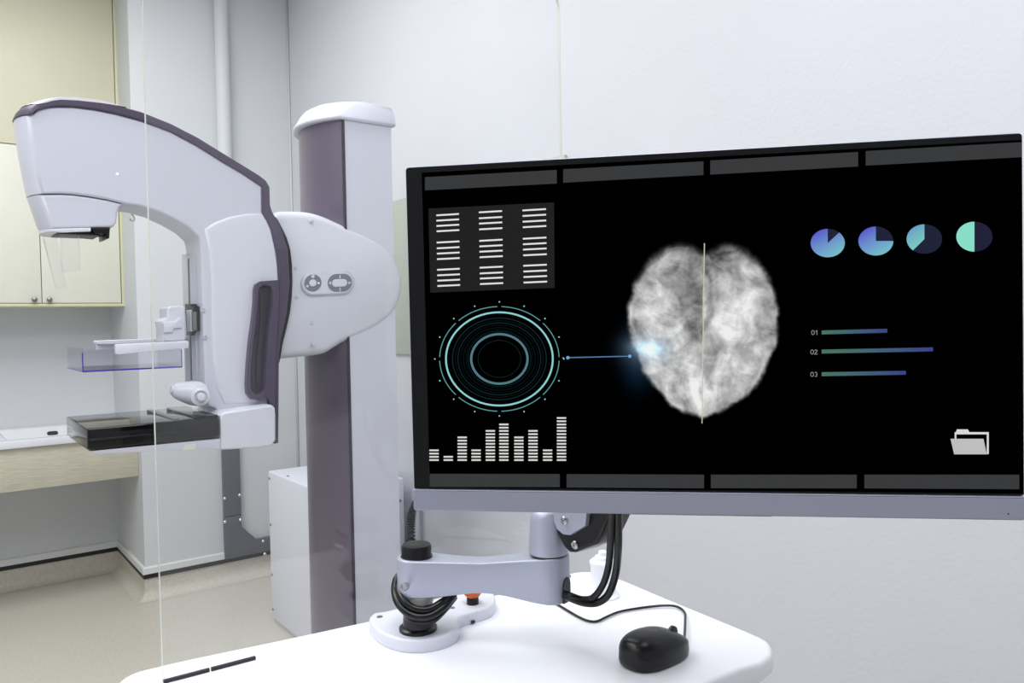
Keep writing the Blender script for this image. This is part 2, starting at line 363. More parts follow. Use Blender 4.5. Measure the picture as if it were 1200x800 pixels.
# cap
def plan(zo, left, grow):
    P = [(Xa+.0-left, YCn-grow)]+[(Xa-left-(.055+grow)*math.sin(math.pi*t)**.8, YCn-grow+(YCf-YCn+2*grow)*t) for t in [k/16 for k in range(1, 16)]]+[(Xa-left, YCf+grow), (Xb+grow+.004, YCf+grow), (Xb+grow+.004, YCn-grow)]
    return P
b = BM(); rings = []
specs = [(-.012, .004, .006), (-.008, .008, .009), (0.0, .006, .009), (.018, -.005, .007), (.034, -.012, .005), (.046, -.019, .001), (.053, -.030, -.008), (.056, -.05, -.03)]
for dz, left, grow in specs:
    ring = []
    for qi, (x, y) in enumerate(plan(0, left, grow)):
        k_ = {0: 1, 1: .75, 2: .5, 3: .3, 4: .15}.get(qi, 0)
        x += max(0, dz)*1.3*k_; y += max(0, dz)*.35*k_
        fx = (x-(Xa-.06))/(Xb-Xa+.06)
        z = ztop+dz*(1 if dz <= 0 else (.95+.25*math.sin(math.pi*min(1, max(0, fx))*.9)))
        if dz <= 0: z = ztop+dz+.0-.0*fx
        ring.append(b.verts.new((x, y, z)))
    rings.append(ring)
for r1, r2 in zip(rings, rings[1:]):
    for i in range(len(r1)): j = (i+1) % len(r1); b.faces.new((r1[i], r1[j], r2[j], r2[i]))
b.faces.new(rings[0][::-1]); b.faces.new(rings[-1])
put('column_cap', b, MAT['mwhite'], mm, ang=80)

# shoulder (rotating carriage on the column)
sh = [(322, 249), (345, 246.5), (365, 248), (382, 253), (402, 262), (428, 273), (448, 284), (463, 298), (471, 314), (474, 332), (471, 351), (462, 369), (446, 382), (425, 393), (405, 401), (392, 409), (380, 415), (352, 418.5), (326, 421), (305, 418), (298, 380), (296, 330), (300, 270)]
b = BM(); slab(b, smooth_loop(pxY(sh, YN+.035), 3), YN+.035, YCf-.06, .03, 6, 'y', crown=.018, r2=.01)
shd = put('shoulder', b, MAT['mwhite2'], mm, ang=60)
# control pad on the shoulder
def capsule(cx, cy, hw, hh, n=28, sk=-.045):
    P = []
    for k in range(n):
        t = 2*math.pi*k/n; u = (hw-hh)*(1 if math.cos(t) > 0 else -1)+hh*math.cos(t)
        P.append((cx+u, cy+hh*math.sin(t)+sk*u))
    return P
Yp_ = YN+.0145
def pad(name, P, y0, y1, mat, parent, r=.001, label=None):
    b = BM(); slab(b, pxY(P, y0), y0, y1, r, 2); return put(name, b, mat, parent, label=label)
cp = pad('control_pad', capsule(384.6, 331.3, 31, 14.5), Yp_-.004, Yp_+.02, MAT['mgrey'], mm, .003)
pad('pad_face', capsule(384.6, 331.3, 29, 12.8), Yp_-.006, Yp_+.01, MAT['mwhite2'], cp)
pad('round_keypad', capsule(366.8, 331.5, 10.2, 10.1), Yp_-.007, Yp_, MAT['padgrey'], cp, label='grey round keypad')
pad('oval_keypad', capsule(398.4, 331.2, 14.4, 10.6), Yp_-.007, Yp_, MAT['padgrey'], cp, label='grey oval keypad')
pad('round_button', capsule(366.8, 331.5, 4.3, 4.2), Yp_-.009, Yp_, MAT['mwhite2'], cp)
pad('oval_button', capsule(398.2, 331.4, 8.8, 4.5), Yp_-.009, Yp_, MAT['mwhite2'], cp)
for (P, nm) in (([(398, 322), (399, 322), (399.2, 326), (397.8, 326)], 'arrow_mark'), ([(398, 337), (399.2, 337), (399, 341), (398.2, 341)], 'arrow_mark'), ([(385, 331.5), (388, 329.5), (388, 333.5)], 'arrow_mark'), ([(408.6, 329.5), (411.6, 331), (408.6, 333.2)], 'arrow_mark'),
                (capsule(366.8, 323.7, 2, 2, 12), 'dial_mark'), (capsule(360.3, 335.2, 1.5, 1.5, 10), 'dial_mark')):
    pad(nm, P, Yp_-.0078, Yp_-.006, MAT['mwhite2'], cp, 0)
pad('indicator_light', capsule(373.5, 331.5, .9, .9, 10), Yp_-.0085, Yp_-.006, yled, cp, 0)
for (x, y) in ((347, 314), (348, 348.5), (366, 378.5), (368, 404), (366, 259)):
    q = onY(x, y, YN+.02); b = BM(); lathe(b, [(.0058, 0), (.0058, .008), (.0045, .009)], (q.x, YN+.03, q.z), (0, -1, 0), 20); put('screw_cap', b, MAT['mgrey'], shd)

HF0 = onY(15, 131, YN); HF1 = onY(47, 266, YN)
def nose(bm):
    '''rounds the front of the tube head in plan'''
    yc = (YN+YF)/2; h = (YF-YN)/2+.0065
    for v in bm.verts:
        xf = HF0.x+(HF1.x-HF0.x)*(HF0.z-v.co.z)/(HF0.z-HF1.z)
        if v.co.z > HF0.z: xf = HF0.x
        w = max(0, min(1, 1-(v.co.x-xf)/.13)); w = w*w*(3-2*w)
        q = max(-1, min(1, (v.co.y-yc)/h))
        v.co.x += w*(.042*(1-math.sqrt(max(0, 1-(q*.985)**2)))+.007)
# C-arm body: head, arch and lower column
top_in = [(15.5, 132.5), (26, 126.5), (45, 124), (62, 124), (85, 125), (110, 128), (135, 133), (165, 141), (200, 154), (230, 170), (262, 190), (285, 203.5), (307, 218)]
arm = top_in + [(307.5, 248), (318, 268), (325, 300), (327, 330), (325, 375), (322, 420), (322, 470), (322, 476), (259, 487), (252, 478), (243, 476), (240.5, 455), (239, 400), (237.3, 340), (236, 300), (234.8, 284), (233, 277), (222, 267), (205, 257), (185, 247.5), (165, 241.5), (147, 238.7), (145.2, 238.2),
       (125, 233.2), (102, 229.3), (80, 226.8), (60, 225.6), (31.5, 225.8), (25, 196), (19, 163)]
b = BM(); slab(b, pxY(arm, YN), YN, YF, .006, 3, mid=8); nose(b); body = put('c_arm', b, MAT['mwhite'], mm)
low = [(31.8, 227), (60, 226.9), (80, 228), (102, 230.6), (125, 234.5), (143.5, 239), (140, 243), (138, 249), (137.3, 255), (136.5, 261), (133, 265.4), (127, 266.4), (47, 266.6), (44, 262)]
b = BM(); slab(b, pxY(low, YN+.003), YN+.003, YF-.003, .006, 3, mid=8); nose(b); lowo = put('tube_housing', b, MAT['mwhite'], mm)
b = BM(); q = onY(137.5, 204, YN); lathe(b, [(.0035, 0), (.003, .0015), (.001, .002)], (q.x, YN, q.z), (0, -1, 0), 12); put('status_light', b, vled, body)
# stripe over the back of the arm
outer = [(14.3, 131), (17, 125), (23, 119.5), (34, 116), (48, 114.3), (66, 113.8), (90, 115.5), (118, 118.7), (142, 124), (165, 130.5), (200, 144.5), (232, 161), (262, 179.5), (285, 193.5), (303, 204.5), (312, 211.5), (316.3, 219), (316.8, 240), (319, 247), (328.7, 266), (337.5, 292), (340, 330), (336.5, 367), (329, 401), (327.3, 420), (327, 470), (326.5, 519), (322.5, 520)]
inner = [(322.5, 476), (322.3, 440), (322.8, 410), (325.2, 375), (327, 330), (325, 298), (318.2, 268), (307.6, 248.6), (307.2, 218.4)] + top_in[:-1][::-1]
b = BM(); slab(b, pxY(outer+inner, YN-.006), YN-.006, YF+.006, .004, 3, mid=8); nose(b); stripe = put('spine_cover', b, MAT['purple'], mm, label='aubergine cover along the back of the arm')
lid = [(23, 118.8), (34, 115.4), (48, 113.7), (66, 113.2), (90, 114.8), (118, 118), (148, 125.5), (118, 121), (90, 118), (66, 116.5), (48, 116.8), (34, 118.2)]
b = BM(); slab(b, pxY(lid, YN-.003), YN-.0068, YF+.005, .0005, 2, mid=8); nose(b); put('top_lid', b, MAT['mwhite2'], stripe, label='pale lid strip along the top of the head')
gs_ = [(320, 252), (331, 268), (340, 292), (342.6, 330), (339.5, 367), (331, 403), (327.5, 424), (322, 424), (325, 380), (330, 330), (326, 290)]
b = BM(); slab(b, smooth_loop(pxY(gs_, YN+.01), 2), YN+.008, YF-.02, .001, 1); put('gap_shade', b, MAT['bplast'], mm)  # black slab standing in for the shadow in the gap beside the shoulder
# pod in front of the arm's lower half
pod = [(239, 268), (250, 260.5), (268, 253.5), (290, 249.5), (306.8, 249.2), (313, 258), (318, 270), (322.5, 290), (325.5, 310), (326.5, 327), (324, 400), (316, 470), (300, 473), (262, 474), (253, 455), (249, 420), (247.5, 380), (247, 330), (244.5, 295)]
b = BM(); slab(b, pxY(pod, YN-.001), YN-.004, YN+.1, .009, 4, crown=.003); podo = put('side_pod', b, MAT['mwhite2'], mm, ang=60)
# handle recess
out_p = [(325.8, 328), (306, 329.5), (300, 333), (298.3, 340), (298, 355), (296, 375), (292.5, 400), (290.3, 425), (289, 450), (290, 461), (295, 467.5), (303, 469.3), (315.5, 469), (316.5, 473.5), (322.5, 476), (323.2, 440), (323.6, 410), (326, 375), (327.3, 345)]
in_p = [(318, 335), (308.5, 333.5), (303.5, 337), (302.2, 344), (302, 356), (300, 377), (296.5, 402), (294.3, 426), (293.4, 448), (294.2, 457), (298, 462), (304, 463.3), (309, 460.5), (311.5, 455), (312, 435), (313.5, 410), (316.5, 380), (319.5, 360), (320, 343)]
yh = YN-.025
po = smooth_loop(pxY(out_p, yh), 1); pi_ = pxY(in_p, yh)
b = BM(); N = len(po)
A0 = [b.verts.new((p.x, YN+.0, p.y)) for p in po]; A1 = [b.verts.new((p.x, yh, p.y)) for p in po]
B1 = [b.verts.new((p.x, yh, p.y)) for p in pi_]; B1b = [b.verts.new((p.x, yh+.003, p.y)) for p in inset(pi_, .002)]; B0 = [b.verts.new((p.x, yh+.014, p.y)) for p in inset(pi_, .006)]
for a_, b__ in ((A0, A1), (A1, B1), (B1, B1b), (B1b, B0)):
    for i in range(N): j = (i+1) % N; b.faces.new((a_[i], a_[j], b__[j], b__[i]))
b.faces.new(B0); b.faces.new(A0[::-1])
hd = put('grip_recess', b, MAT['purple'], mm, ang=50)
b = BM(); slab(b, inset(pi_, .0068), yh+.0125, yh+.0139, 0, 1); put('recess_floor', b, MAT['purpled'], hd)
b = BM(); slab(b, [(p.x, p.y) for p in pxY([(304.5, 345), (309, 342), (312.5, 348), (312, 365), (309, 395), (306.5, 425), (305, 452), (300.5, 455), (299, 446), (300, 420), (302.5, 395), (304.5, 370)], yh+.012)], yh+.009, yh+.0124, .0014, 2); put('grip_bar', b, MAT['purpled'], hd)
# two cable grommets
for (x, y) in ((237.3, 363), (240, 395)):
    q = onY(x, y, YN); b = BM(); lathe(b, [(.0065, 0), (.0065, .003), (.005, .004), (.004, .0015)], (q.x, YN, q.z), (0, -1, 0), 20); put('screw_cap', b, MAT['mgrey'], body)
# rail, on the face of the arm that looks towards the patient side
XF = onY(237, 350, YN).x
b = BM(); slab(b, pxX([(214.6, 298), (228.6, 297.5), (232, 446), (218.5, 447)], XF), XF-.004, XF+.02, .001, 2, 'x'); rail = put('rail', b, MAT['mgrey'], mm)
b = BM(); slab(b, pxX([(222, 303), (223.4, 303), (227, 445), (225.6, 445)], XF), XF-.0055, XF, .0, 1, 'x'); put('rail_groove', b, MAT['duct'], rail)
b = BM(); slab(b, pxX([(219.5, 390), (224, 390), (225.3, 445), (220.5, 445)], XF), XF-.005, XF, .0, 1, 'x'); put('rail_strip', b, MAT['silver'], rail)
# collimator under the head
b = BM(); slab(b, pxY([(46, 266.8), (105.5, 266.8), (105.5, 270.8), (60, 271.5), (47, 270)], YN), YN+.0, YF-.01, .002, 2, mid=6); nose(b); coll = put('collimator', b, MAT['ceramic'], mm)
b = BM(); slab(b, pxY([(105.5, 266.9), (129, 266.9), (128.5, 270), (128, 279), (124, 279.8), (123.5, 273.5), (112, 273.3)], YN+.005), YN+.003, YN+.1, .001, 2); put('collimator_catch', b, MAT['bplast'], coll)
b = BM(); slab(b, pxY([(62, 271.6), (117, 271.4), (117, 276.2), (104, 275), (70, 273.8)], YN+.02), YN+.018, YF-.03, .001, 2); put('filter_plate', b, MAT['bplast'], coll)
b = BM(); tube(b, [onY(154, 251, YN+.04), onY(157, 254, YN+.04), onY(157.5, 258, YN+.04), onY(154, 258.5, YN+.04), onY(152, 256, YN+.04)], .0012, 8); put('hook', b, MAT['steel'], body)
# face shield sheets
b = BM(); slab(b, pxY([(47.5, 273), (66, 273), (79, 338.5), (66, 338.5)], YN+.12), YN+.12, YN+.1225, 0, 1)
put('face_shield', b, MAT['acryl2'], mm, smooth=False)
b = BM(); slab(b, pxY([(70, 274), (92, 274), (94, 317), (72.5, 319.5)], YN+.02), YN+.02, YN+.0225, 0, 1)
fs2 = put('face_shield', b, MAT['acryl2'], mm, smooth=False)
b = BM(); tube(b, [onY(51, 280, YN+.119), onY(65.5, 338, YN+.119)], .0007, 6, 1); put('face_shield_edge', b, MAT['mgrey'], fs2)
b = BM(); tube(b, [onY(72, 279, YN+.019), onY(72.8, 319, YN+.019)], .0004, 6, 1); put('face_shield_edge', b, MAT['mgrey'], fs2)
b = BM(); tube(b, [onY(92.3, 276, YN+.019), onY(94, 317, YN+.019)], .0004, 6, 1)
put('face_shield_edge', b, MAT['mgrey'], fs2)
# compression paddle
y0, y1 = 2.18, 2.43
A = pxY([(96.5, 410), (97, 435.5), (213, 426), (213, 400)], y0)
xl, xr = A[1].x, A[2].x; zbp = A[1].y; ztp = onY(96, 411, y0).z
b = BM(); t = .003
box(b, xl, xr, y0, y0+t, zbp, ztp); box(b, xl, xr, y1-t, y1, zbp, ztp); box(b, xl, xl+t, y0+t, y1-t, zbp, ztp+.006); box(b, xr-t, xr, y0+t, y1-t, zbp, ztp+.01); box(b, xl+t, xr-t, y0+t, y1-t, zbp, zbp+t)
pd = put('compression_paddle', b, MAT['acryl'], mm, smooth=False, label='clear acrylic tray with violet edges')
b = BM(); box(b, xl, xr, y0-.0012, y0+.001, zbp-.0014, zbp+.0022); box(b, xl-.0012, xl+.001, y0, y1, zbp-.001, zbp+.001); box(b, xl-.001, xl+.0015, y0-.001, y0+.001, zbp, ztp-.005); box(b, xr-.001, xr+.001, y0-.001, y0+.001, zbp, ztp-.005)
put('tray_edge', b, MAT['blue'], pd, smooth=False)
yb = y0-.006
b = BM(); slab(b, pxY([(135.5, 404.8), (137, 403.4), (219, 399.3), (220.5, 400.5), (220.3, 407.8), (210, 408.4), (138, 415.6), (136, 414.8)], yb), yb-.006, yb+.02, .002, 2); put('paddle_arm', b, MAT['mwhite2'], mm)
yb2 = y1-.04
b = BM(); slab(b, pxY([(110.5, 400), (112, 399), (195, 396), (215, 396), (215, 400), (190, 402), (112, 403)], yb2), yb2-.03, yb2+.02, .001, 2); slab(b, pxY([(113, 403.3), (136, 402.6), (136, 408.5), (113, 409.5)], yb2), yb2-.01, yb2+.01, .001, 2); put('paddle_arm', b, MAT['mwhite2'], mm)
b = BM(); slab(b, pxY([(196, 361), (200, 358.6), (213, 358), (216.5, 359.5), (217, 378), (217.5, 399), (192, 400), (192, 383), (190.3, 379), (190.5, 376.5), (196, 372)], YN+.02), YN+.02, YN+.11, .004, 3); car = put('paddle_carriage', b, MAT['mwhite2'], mm)
b = BM(); slab(b, pxY([(191.5, 377), (205, 376.5), (211, 372), (212, 374), (213, 384), (203, 384.5), (202, 389), (192, 389.6)], YN+.018), YN+.013, YN+.03, .002, 2); put('carriage_lip', b, MAT['mwhite2'], car)
b = BM(); slab(b, pxX([(216.5, 356), (224, 356), (224, 359), (227, 359), (227.5, 387.5), (224, 388), (223.5, 393), (218.5, 393)], XF-.016), XF-.016, XF-.0005, .001, 2, 'x'); cl = put('rail_clamp', b, MAT['bplast'], mm)
b = BM(); slab(b, pxX([(223, 365), (226.8, 365), (227.2, 386.5), (223.2, 387)], XF-.018), XF-.018, XF-.010, .0005, 1, 'x'); put('clamp_plate', b, MAT['label'], cl)
b = BM(); slab(b, pxX([(218.3, 363.5), (222.6, 363), (223, 370), (223.5, 388), (219, 388.4)], XF-.021), XF-.021, XF-.010, .0008, 1, 'x'); put('clamp_latch', b, MAT['mwhite2'], cl)
# compression knob below the rail
kc = onY(236, 463, YN-.03)
b = BM(); 
k0 = onY(203, 457, YN-.02); k1 = onY(243, 463, YN-.02); ax = (k1-k0); Lk = ax.length
lathe(b, [(.008, 0), (.017, .004), (.022, .012), (.027, Lk*.3), (.033, Lk*.55), (.034, Lk*.75), (.028, Lk*.93), (.012, Lk*1.02)], k0+Vector((0, .012, 0)), ax, 32); kn = put('knob_housing', b, MAT['mwhite2'], mm)
b = BM(); lathe(b, [(.025, .0), (.027, .012), (.025, .022), (.017, .026), (.016, .020), (.011, .020), (.010, .036), (.006, .037)], (kc.x-.004, YN-.022, kc.z-.002), (-.1, -1, 0), 32); put('knob', b, MAT['mwhite2'], kn)
b = BM(); lathe(b, [(.008, 0), (.012, .001), (.013, .006), (.011, .008)], k0+Vector((0, .012, 0))-ax.normalized()*.004, ax, 24); put('knob_cap', b, MAT['mwhite'], kn)
# detector
dy0, dy1 = 2.15, 2.49
zt_ = onY(102.5, 502, dy0).z; zb_ = onY(102.5, 527.5, dy0).z; x0_ = onY(102.5, 510, dy0).x; x1_ = onY(257.3, 500, dy0).x
b = BM(); box(b, x0_, x1_, dy0, dy1, zb_, zt_, .005, 3); det = put('detector', b, MAT['gloss'], mm, label='glossy black detector table')
xr_ = onY(203, 490, dy0+.02).x; xs_ = onY(228, 488, dy0+.02).x
b = BM(); box(b, xr_, xr_+.016, dy0+.02, dy1-.02, zt_-.001, zt_+.004, .0015); put('detector_ridge', b, MAT['label'], det)
b = BM(); box(b, xs_, x1_-.001, dy0+.005, dy1-.02, zt_-.001, zt_+.006, .003); put('detector_bridge', b, MAT['gloss'], det)
b = BM(); slab(b, pxY([(105, 528.2), (257.6, 513.6), (257.8, 526), (235, 526), (190, 527.6), (140, 530.5), (112, 531)], dy0+.01), dy0+.006, dy1-.01, .002, 2); ba = put('detector_base', b, MAT['mwhite'], mm)
b = BM(); slab(b, pxY([(216, 521), (230, 520.2), (229, 526.5), (214, 527)], dy0+.006), dy0+.003, dy0+.02, .001, 1); put('release_tab', b, MAT['cream'], ba)
b = BM(); slab(b, pxY([(257.6, 487), (262, 483), (318, 474.5), (321.5, 477.5), (322.3, 485), (322.3, 515), (317.5, 522), (300, 524.5), (259.5, 526.6), (258, 524)], dy0+.01), dy0+.004, dy1-.04, .005, 3); put('support_block', b, MAT['mwhite2'], mm)

# ---------------------------------------------------------------- work table
ZT = .85
tb1, tb2 = onZ(431, 727, ZT), onZ(655, 670, ZT)
ex = (tb2-tb1); ex.z = 0; ex.normalize(); ey = Vector((-ex.y, ex.x, 0))
def TL(p): q = Vector(p)-tb1; return Vector((q.dot(ex), q.dot(ey)))      # table coordinates
def TW(u, v, z): return tb1+ex*u+ey*v+Vector((0, 0, z-tb1.z))
tr = TL(onZ(800, 708, ZT)); rx = tr.x; nc = TL(onZ(852, 799, ZT-.026)); lx = TL(onZ(128, 800, ZT)).x
def rrect(x0, x1, y0, y1, rs, n=8):
    P = []
    for (cx, cy, r, a0) in ((x1-rs[0], y1-rs[0], rs[0], 0), (x0+rs[1], y1-rs[1], rs[1], 90), (x0+rs[2], y0+rs[2], rs[2], 180), (x1-rs[3], y0+rs[3], rs[3], 270)):
        for k in range(n+1):
            t = math.radians(a0+90*k/n); P.append((cx+r*math.cos(t), cy+r*math.sin(t)))
    return P
tbt = thing('workstation_table', TW((lx+rx)/2, nc.y/2, 0), 'white rounded workstation table in the foreground under monitor arm and mouse', 'table')
tpx = [(904, 768), (905.5, 761), (902, 753), (892, 746), (848, 727.5), (800, 708), (765, 693.5), (733, 680), (716, 674.3), (700, 670.3), (683, 669), (664, 672), (640, 681), (590, 694.3), (520, 708.6), (431, 727), (330, 748.7), (225, 770.6), (184.7, 780), (162, 785.5), (146, 792.5), (137, 801), (133, 815)]
tpl = smooth_loop(pxZ(tpx, ZT), 2, closed=False)
qn = TL(onZ(870, 782.5, ZT)); c1 = TW(lx-.03, qn.y+.03, ZT); c2_ = TW(lx+.02, qn.y, ZT); c3 = TW(qn.x, qn.y, ZT); c4 = onZ(893, 776.5, ZT)
tpl += [Vector((c.x, c.y)) for c in (c1, c2_, c3, c4)]
b = BM(); slab(b, tpl, ZT-.027, ZT, .006, 4, 'z'); put('tabletop', b, MAT['table'], tbt)
b = BM(); slab(b, rrect((lx+rx)/2-.09, (lx+rx)/2+.09, nc.y/2-.06, nc.y/2+.06, (.02,)*4), .05, ZT-.0272, .003, 2, lambda u, v, w: TW(u, v, w)); put('pedestal', b, MAT['mgrey'], tbt)
b = BM(); slab(b, rrect((lx+rx)/2-.28, (lx+rx)/2+.28, nc.y+.05, -.05, (.05,)*4), .0, .05, .008, 2, lambda u, v, w: TW(u, v, w)); put('foot_plate', b, MAT['mgrey'], tbt)

# ---------------------------------------------------------------- glass shield
g0 = TL(onZ(187, 793, ZT)); g1 = TL(onZ(673, 678, ZT)); gy = (g0.y+g1.y)/2; TH = .006; ZG = 1.875
gpt = []
rl, rr_ = .19, .045
gpt += [(g0.x, ZT+.0005), (g1.x, ZT+.0005)]
gpt += [(g1.x-rr_+rr_*math.cos(t), ZG-rr_+rr_*math.sin(t)) for t in [math.pi/2*k/10 for k in range(11)]]
gpt += [(g0.x+rl-rl*math.sin(t), ZG-rl+rl*math.cos(t)) for t in [math.pi/2*k/16 for k in range(17)]]
gs = thing('glass_shield', TW((g0.x+g1.x)/2, gy, ZT), 'large clear glass screen with rounded corners standing along the table back edge', 'glass screen')
b = BM()
fr_ = [b.verts.new(TW(u, gy-TH/2, z)) for u, z in gpt]; bk_ = [b.verts.new(TW(u, gy+TH/2, z)) for u, z in gpt]
b.faces.new(fr_); b.faces.new(bk_[::-1])
put('pane', b, MAT['glass'], gs, smooth=False, recalc=False)
b = BM()
fr_ = [b.verts.new(TW(u, gy-TH/2+.0002, z)) for u, z in gpt]; bk_ = [b.verts.new(TW(u, gy+TH/2-.0002, z)) for u, z in gpt]
gi = inset([Vector(q) for q in gpt], .0007); fi = [b.verts.new(TW(q.x, gy-TH/2+.0002, q.y)) for q in gi]; bi = [b.verts.new(TW(q.x, gy+TH/2-.0002, q.y)) for q in gi]
n_ = len(gpt)
for i in range(1, n_):
    j = (i+1) % n_
    for a_, c_ in ((fr_, bk_), (bk_, bi), (bi, fi), (fi, fr_)): b.faces.new((a_[i], a_[j], c_[j], c_[i]))
put('glass_edge', b, MAT['gedge'], gs, smooth=False)
for (pa, pb_) in ((187.5, 241), (243, 295), (662, 673)):
    ua = TL(onZ(pa, 793-(pa-187)*.2365, ZT)).x; ub = TL(onZ(pb_, 793-(pb_-187)*.2365, ZT)).x
    b = BM()
    slab(b, [(ua, gy-TH/2-.0045), (ub, gy-TH/2-.0045), (ub, gy-TH/2-.0003), (ua, gy-TH/2-.0003)], ZT+.0003, ZT+.0045, 0, 1, lambda u, v, w: TW(u, v, w))
    put('foot_strip', b, MAT['black'], gs, smooth=False)

# ---------------------------------------------------------------- monitor
MC = Vector((.62650, .51314, 1.28297)); my = -.8120; roll = -.0052
ax_ = Vector((math.cos(my), math.sin(my), 0)); up_ = Vector((0, 0, 1)); nr_ = Vector((math.sin(my), -math.cos(my), 0))   # nr_ faces the viewer
up_, ax_ = up_*math.cos(roll)+ax_*math.sin(roll), ax_*math.cos(roll)-up_*math.sin(roll)
def MP(u, v, w): return MC+ax_*u+up_*v+nr_*w
def S(x, y, off=0):
    d = ray(x, y); n = nr_; p0 = MC+n*off
    p = CP+d*((p0-CP).dot(n)/d.dot(n)); q = p-MC
    return q.dot(ax_), q.dot(up_)
u0, vtop = S(474.5, 197); u1 = S(1198, 160)[0]; vt = (S(473, 197)[1]+S(1199, 153)[1])/2; vc = (S(480, 573.5)[1]+S(1198, 580)[1])/2; vb = (S(478, 598.5)[1]+S(1198, 608)[1])/2
mo = thing('monitor', MP(0, vb, -.02), 'wide black monitor with silver chin showing scan images, held on the arm', 'monitor')
b = BM(); slab(b, rrect(u0, u1, vc+.0005, vt, (.004, .004, .001, .001), 4), .0, -.016, .002, 2, MP); put('frame', b, MAT['silver'], mo)
b = BM(); slab(b, rrect(u0+.0012, u1-.0005, vc+.001, vt-.0012, (.003, .003, .001, .001), 4), .0011, -.002, .0004, 1, MP); put('bezel', b, MAT['bezel'], mo)
b = BM(); slab(b, rrect(u0, u1, vb, vc, (.001, .001, .003, .003), 4), .0025, -.016, .0015, 2, MP); chn = put('chin', b, MAT['chin'], mo, label='silver lower strip')
b = BM(); ub, vb2 = S(1180, 601); lathe(b, [(.0007, 0), (.0007, .0006), (.0004, .0008)], MP(ub, vb2, .0025), nr_, 12); put('status_dot', b, MAT['black'], chn)
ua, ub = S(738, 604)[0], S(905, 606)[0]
b = BM(); slab(b, [(ua, vb-.0012), (ub, vb-.0012), (ub, vb+.0005), (ua, vb+.0005)], -.002, -.013, 0, 1, MP); put('underside_shade', b, MAT['duct'], chn)  # thin dark strip put in as the shadow line under the chin
b = BM(); slab(b, rrect(u0+.03, u1-.03, vb+.03, vt-.03, (.03,)*4, 6), -.0162, -.045, .0, 3, MP, r2=.012); put('rear_housing', b, MAT['bplast'], mo)
b = BM(); slab(b, rrect(-.06, .06, -.06, .06, (.006,)*4, 4), -.0452, -.056, .001, 1, MP); put('mount_plate', b, MAT['bplast'], mo)
su0 = S(497.2, 300)[0]
b = BM(); slab(b, rrect(su0, u1-.0012, vc+.0025, vt-.0075, (.0005,)*4, 1), .0016, .0005, 0, 1, MP); sc = put('screen', b, MAT['screenb'], mo, smooth=False)
OFF = .0019
class G:
    def __init__(s): s.v = []; s.f = []; s.c = []
    def poly(s, pts, c, off=OFF, cols=None):
        i = len(s.v)
        for k, (x, y) in enumerate(pts):
            u, v = S(x, y, off); s.v.append(MP(u, v, off)); s.c.append(cols[k] if cols else c)
        s.f.append(list(range(i, i+len(pts))))
    def ring(s, cx, cy, rx, ry, th, c, a0=0, a1=360, n=96, off=OFF):
        for k in range(n):
            t0 = math.radians(a0+(a1-a0)*k/n); t1 = math.radians(a0+(a1-a0)*(k+1)/n)
            s.poly([(cx+(rx-th/2)*math.cos(t0), cy-(ry-th/2)*math.sin(t0)), (cx+(rx+th/2)*math.cos(t0), cy-(ry+th/2)*math.sin(t0)), (cx+(rx+th/2)*math.cos(t1), cy-(ry+th/2)*math.sin(t1)), (cx+(rx-th/2)*math.cos(t1), cy-(ry-th/2)*math.sin(t1))], c, off)
    def dot(s, cx, cy, r, c, off=OFF): s.poly([(cx+r*math.cos(math.pi*k/6), cy+r*math.sin(math.pi*k/6)) for k in range(12)], c, off)
    def done(s, name, parent=sc):
        me = bpy.data.meshes.new(name); base = ORG[parent]
        me.from_pydata([p-base for p in s.v], [], s.f); at = me.color_attributes.new('Col', 'FLOAT_COLOR', 'POINT')
        for i, c in enumerate(s.c): at.data[i].color = c
        me.materials.append(scr); o = bpy.data.objects.new(name, me); col.objects.link(o); o.parent = parent; ORG[o] = base
        return o
bar = rgb(60, 61, 63)
for q in ([(498, 207.5), (652.5, 199), (652.5, 215), (498, 223)], [(660, 198.3), (824.3, 189), (824.3, 205), (660, 214)], [(832.3, 188), (1005.6, 178), (1005.6, 195), (832.3, 204.5)], [(1014.5, 177), (1197.5, 166.5), (1197.5, 184), (1014.5, 194)],
          [(503.6, 555), (656, 555.2), (656, 570.6), (503.6, 570.2)], [(664, 555.3), (825, 556), (825, 572), (664, 571)], [(833, 556), (1004, 556), (1004, 572), (833, 571.8)], [(1013, 556), (1194.5, 556), (1194.5, 573), (1013, 572)]):
    g = G(); g.poly(q, bar); g.done('menu_bar')
g = G(); g.poly([(502, 244.3), (649.3, 237), (650, 337.2), (504.3, 342.8)], rgb(36, 36, 36)); 
W_ = rgb(238, 238, 238)
cols = [((511.3, 537.8), (285, 310, 335, 360, 413, 440, 465, 491, 541, 567, 592, 617)), ((561.2, 588.3), (271, 299, 324, 351, 405, 431, 456, 482, 531, 558, 582, 608)), ((612.3, 639.8), (262, 288, 315, 341, 395, 421, 446, 473, 522, 549, 575, 601))]
for (xa, xb), ys in cols:
    for k, y in enumerate(ys):
        yy = 180+y/4; s_ = 1.0-.25*(k/11); o2 = k*.12
        g.poly([(xa+o2, yy+s_-.95), (xb+o2, yy-s_*.6-.95), (xb+o2, yy-s_*.6+.95), (xa+o2, yy+s_+.95)], W_, OFF+.0003)
g.done('data_table')
g = G(); T_ = rgb(150, 218, 222); t2 = rgb(92, 150, 158); dk = rgb(22, 48, 51); dk2 = rgb(14, 30, 33)
cx, cy = 585.2, 420.4
for k in range(16):
    a = k*22.5
    if k % 2 == 0: g.ring(cx, cy, 70, 61.3, .9, rgb(100, 170, 172), a+2.0, a+43.0, 30)
    g.dot(cx+75.6*math.cos(math.radians(a)), cy-66.8*math.sin(math.radians(a)), .85, T_)
g.ring(cx, cy, 62.6, 54.6, 2.0, T_); g.ring(cx, cy, 33, 29, 2.6, rgb(88, 128, 138)); g.ring(cx, cy, 25, 21.7, .5, dk)
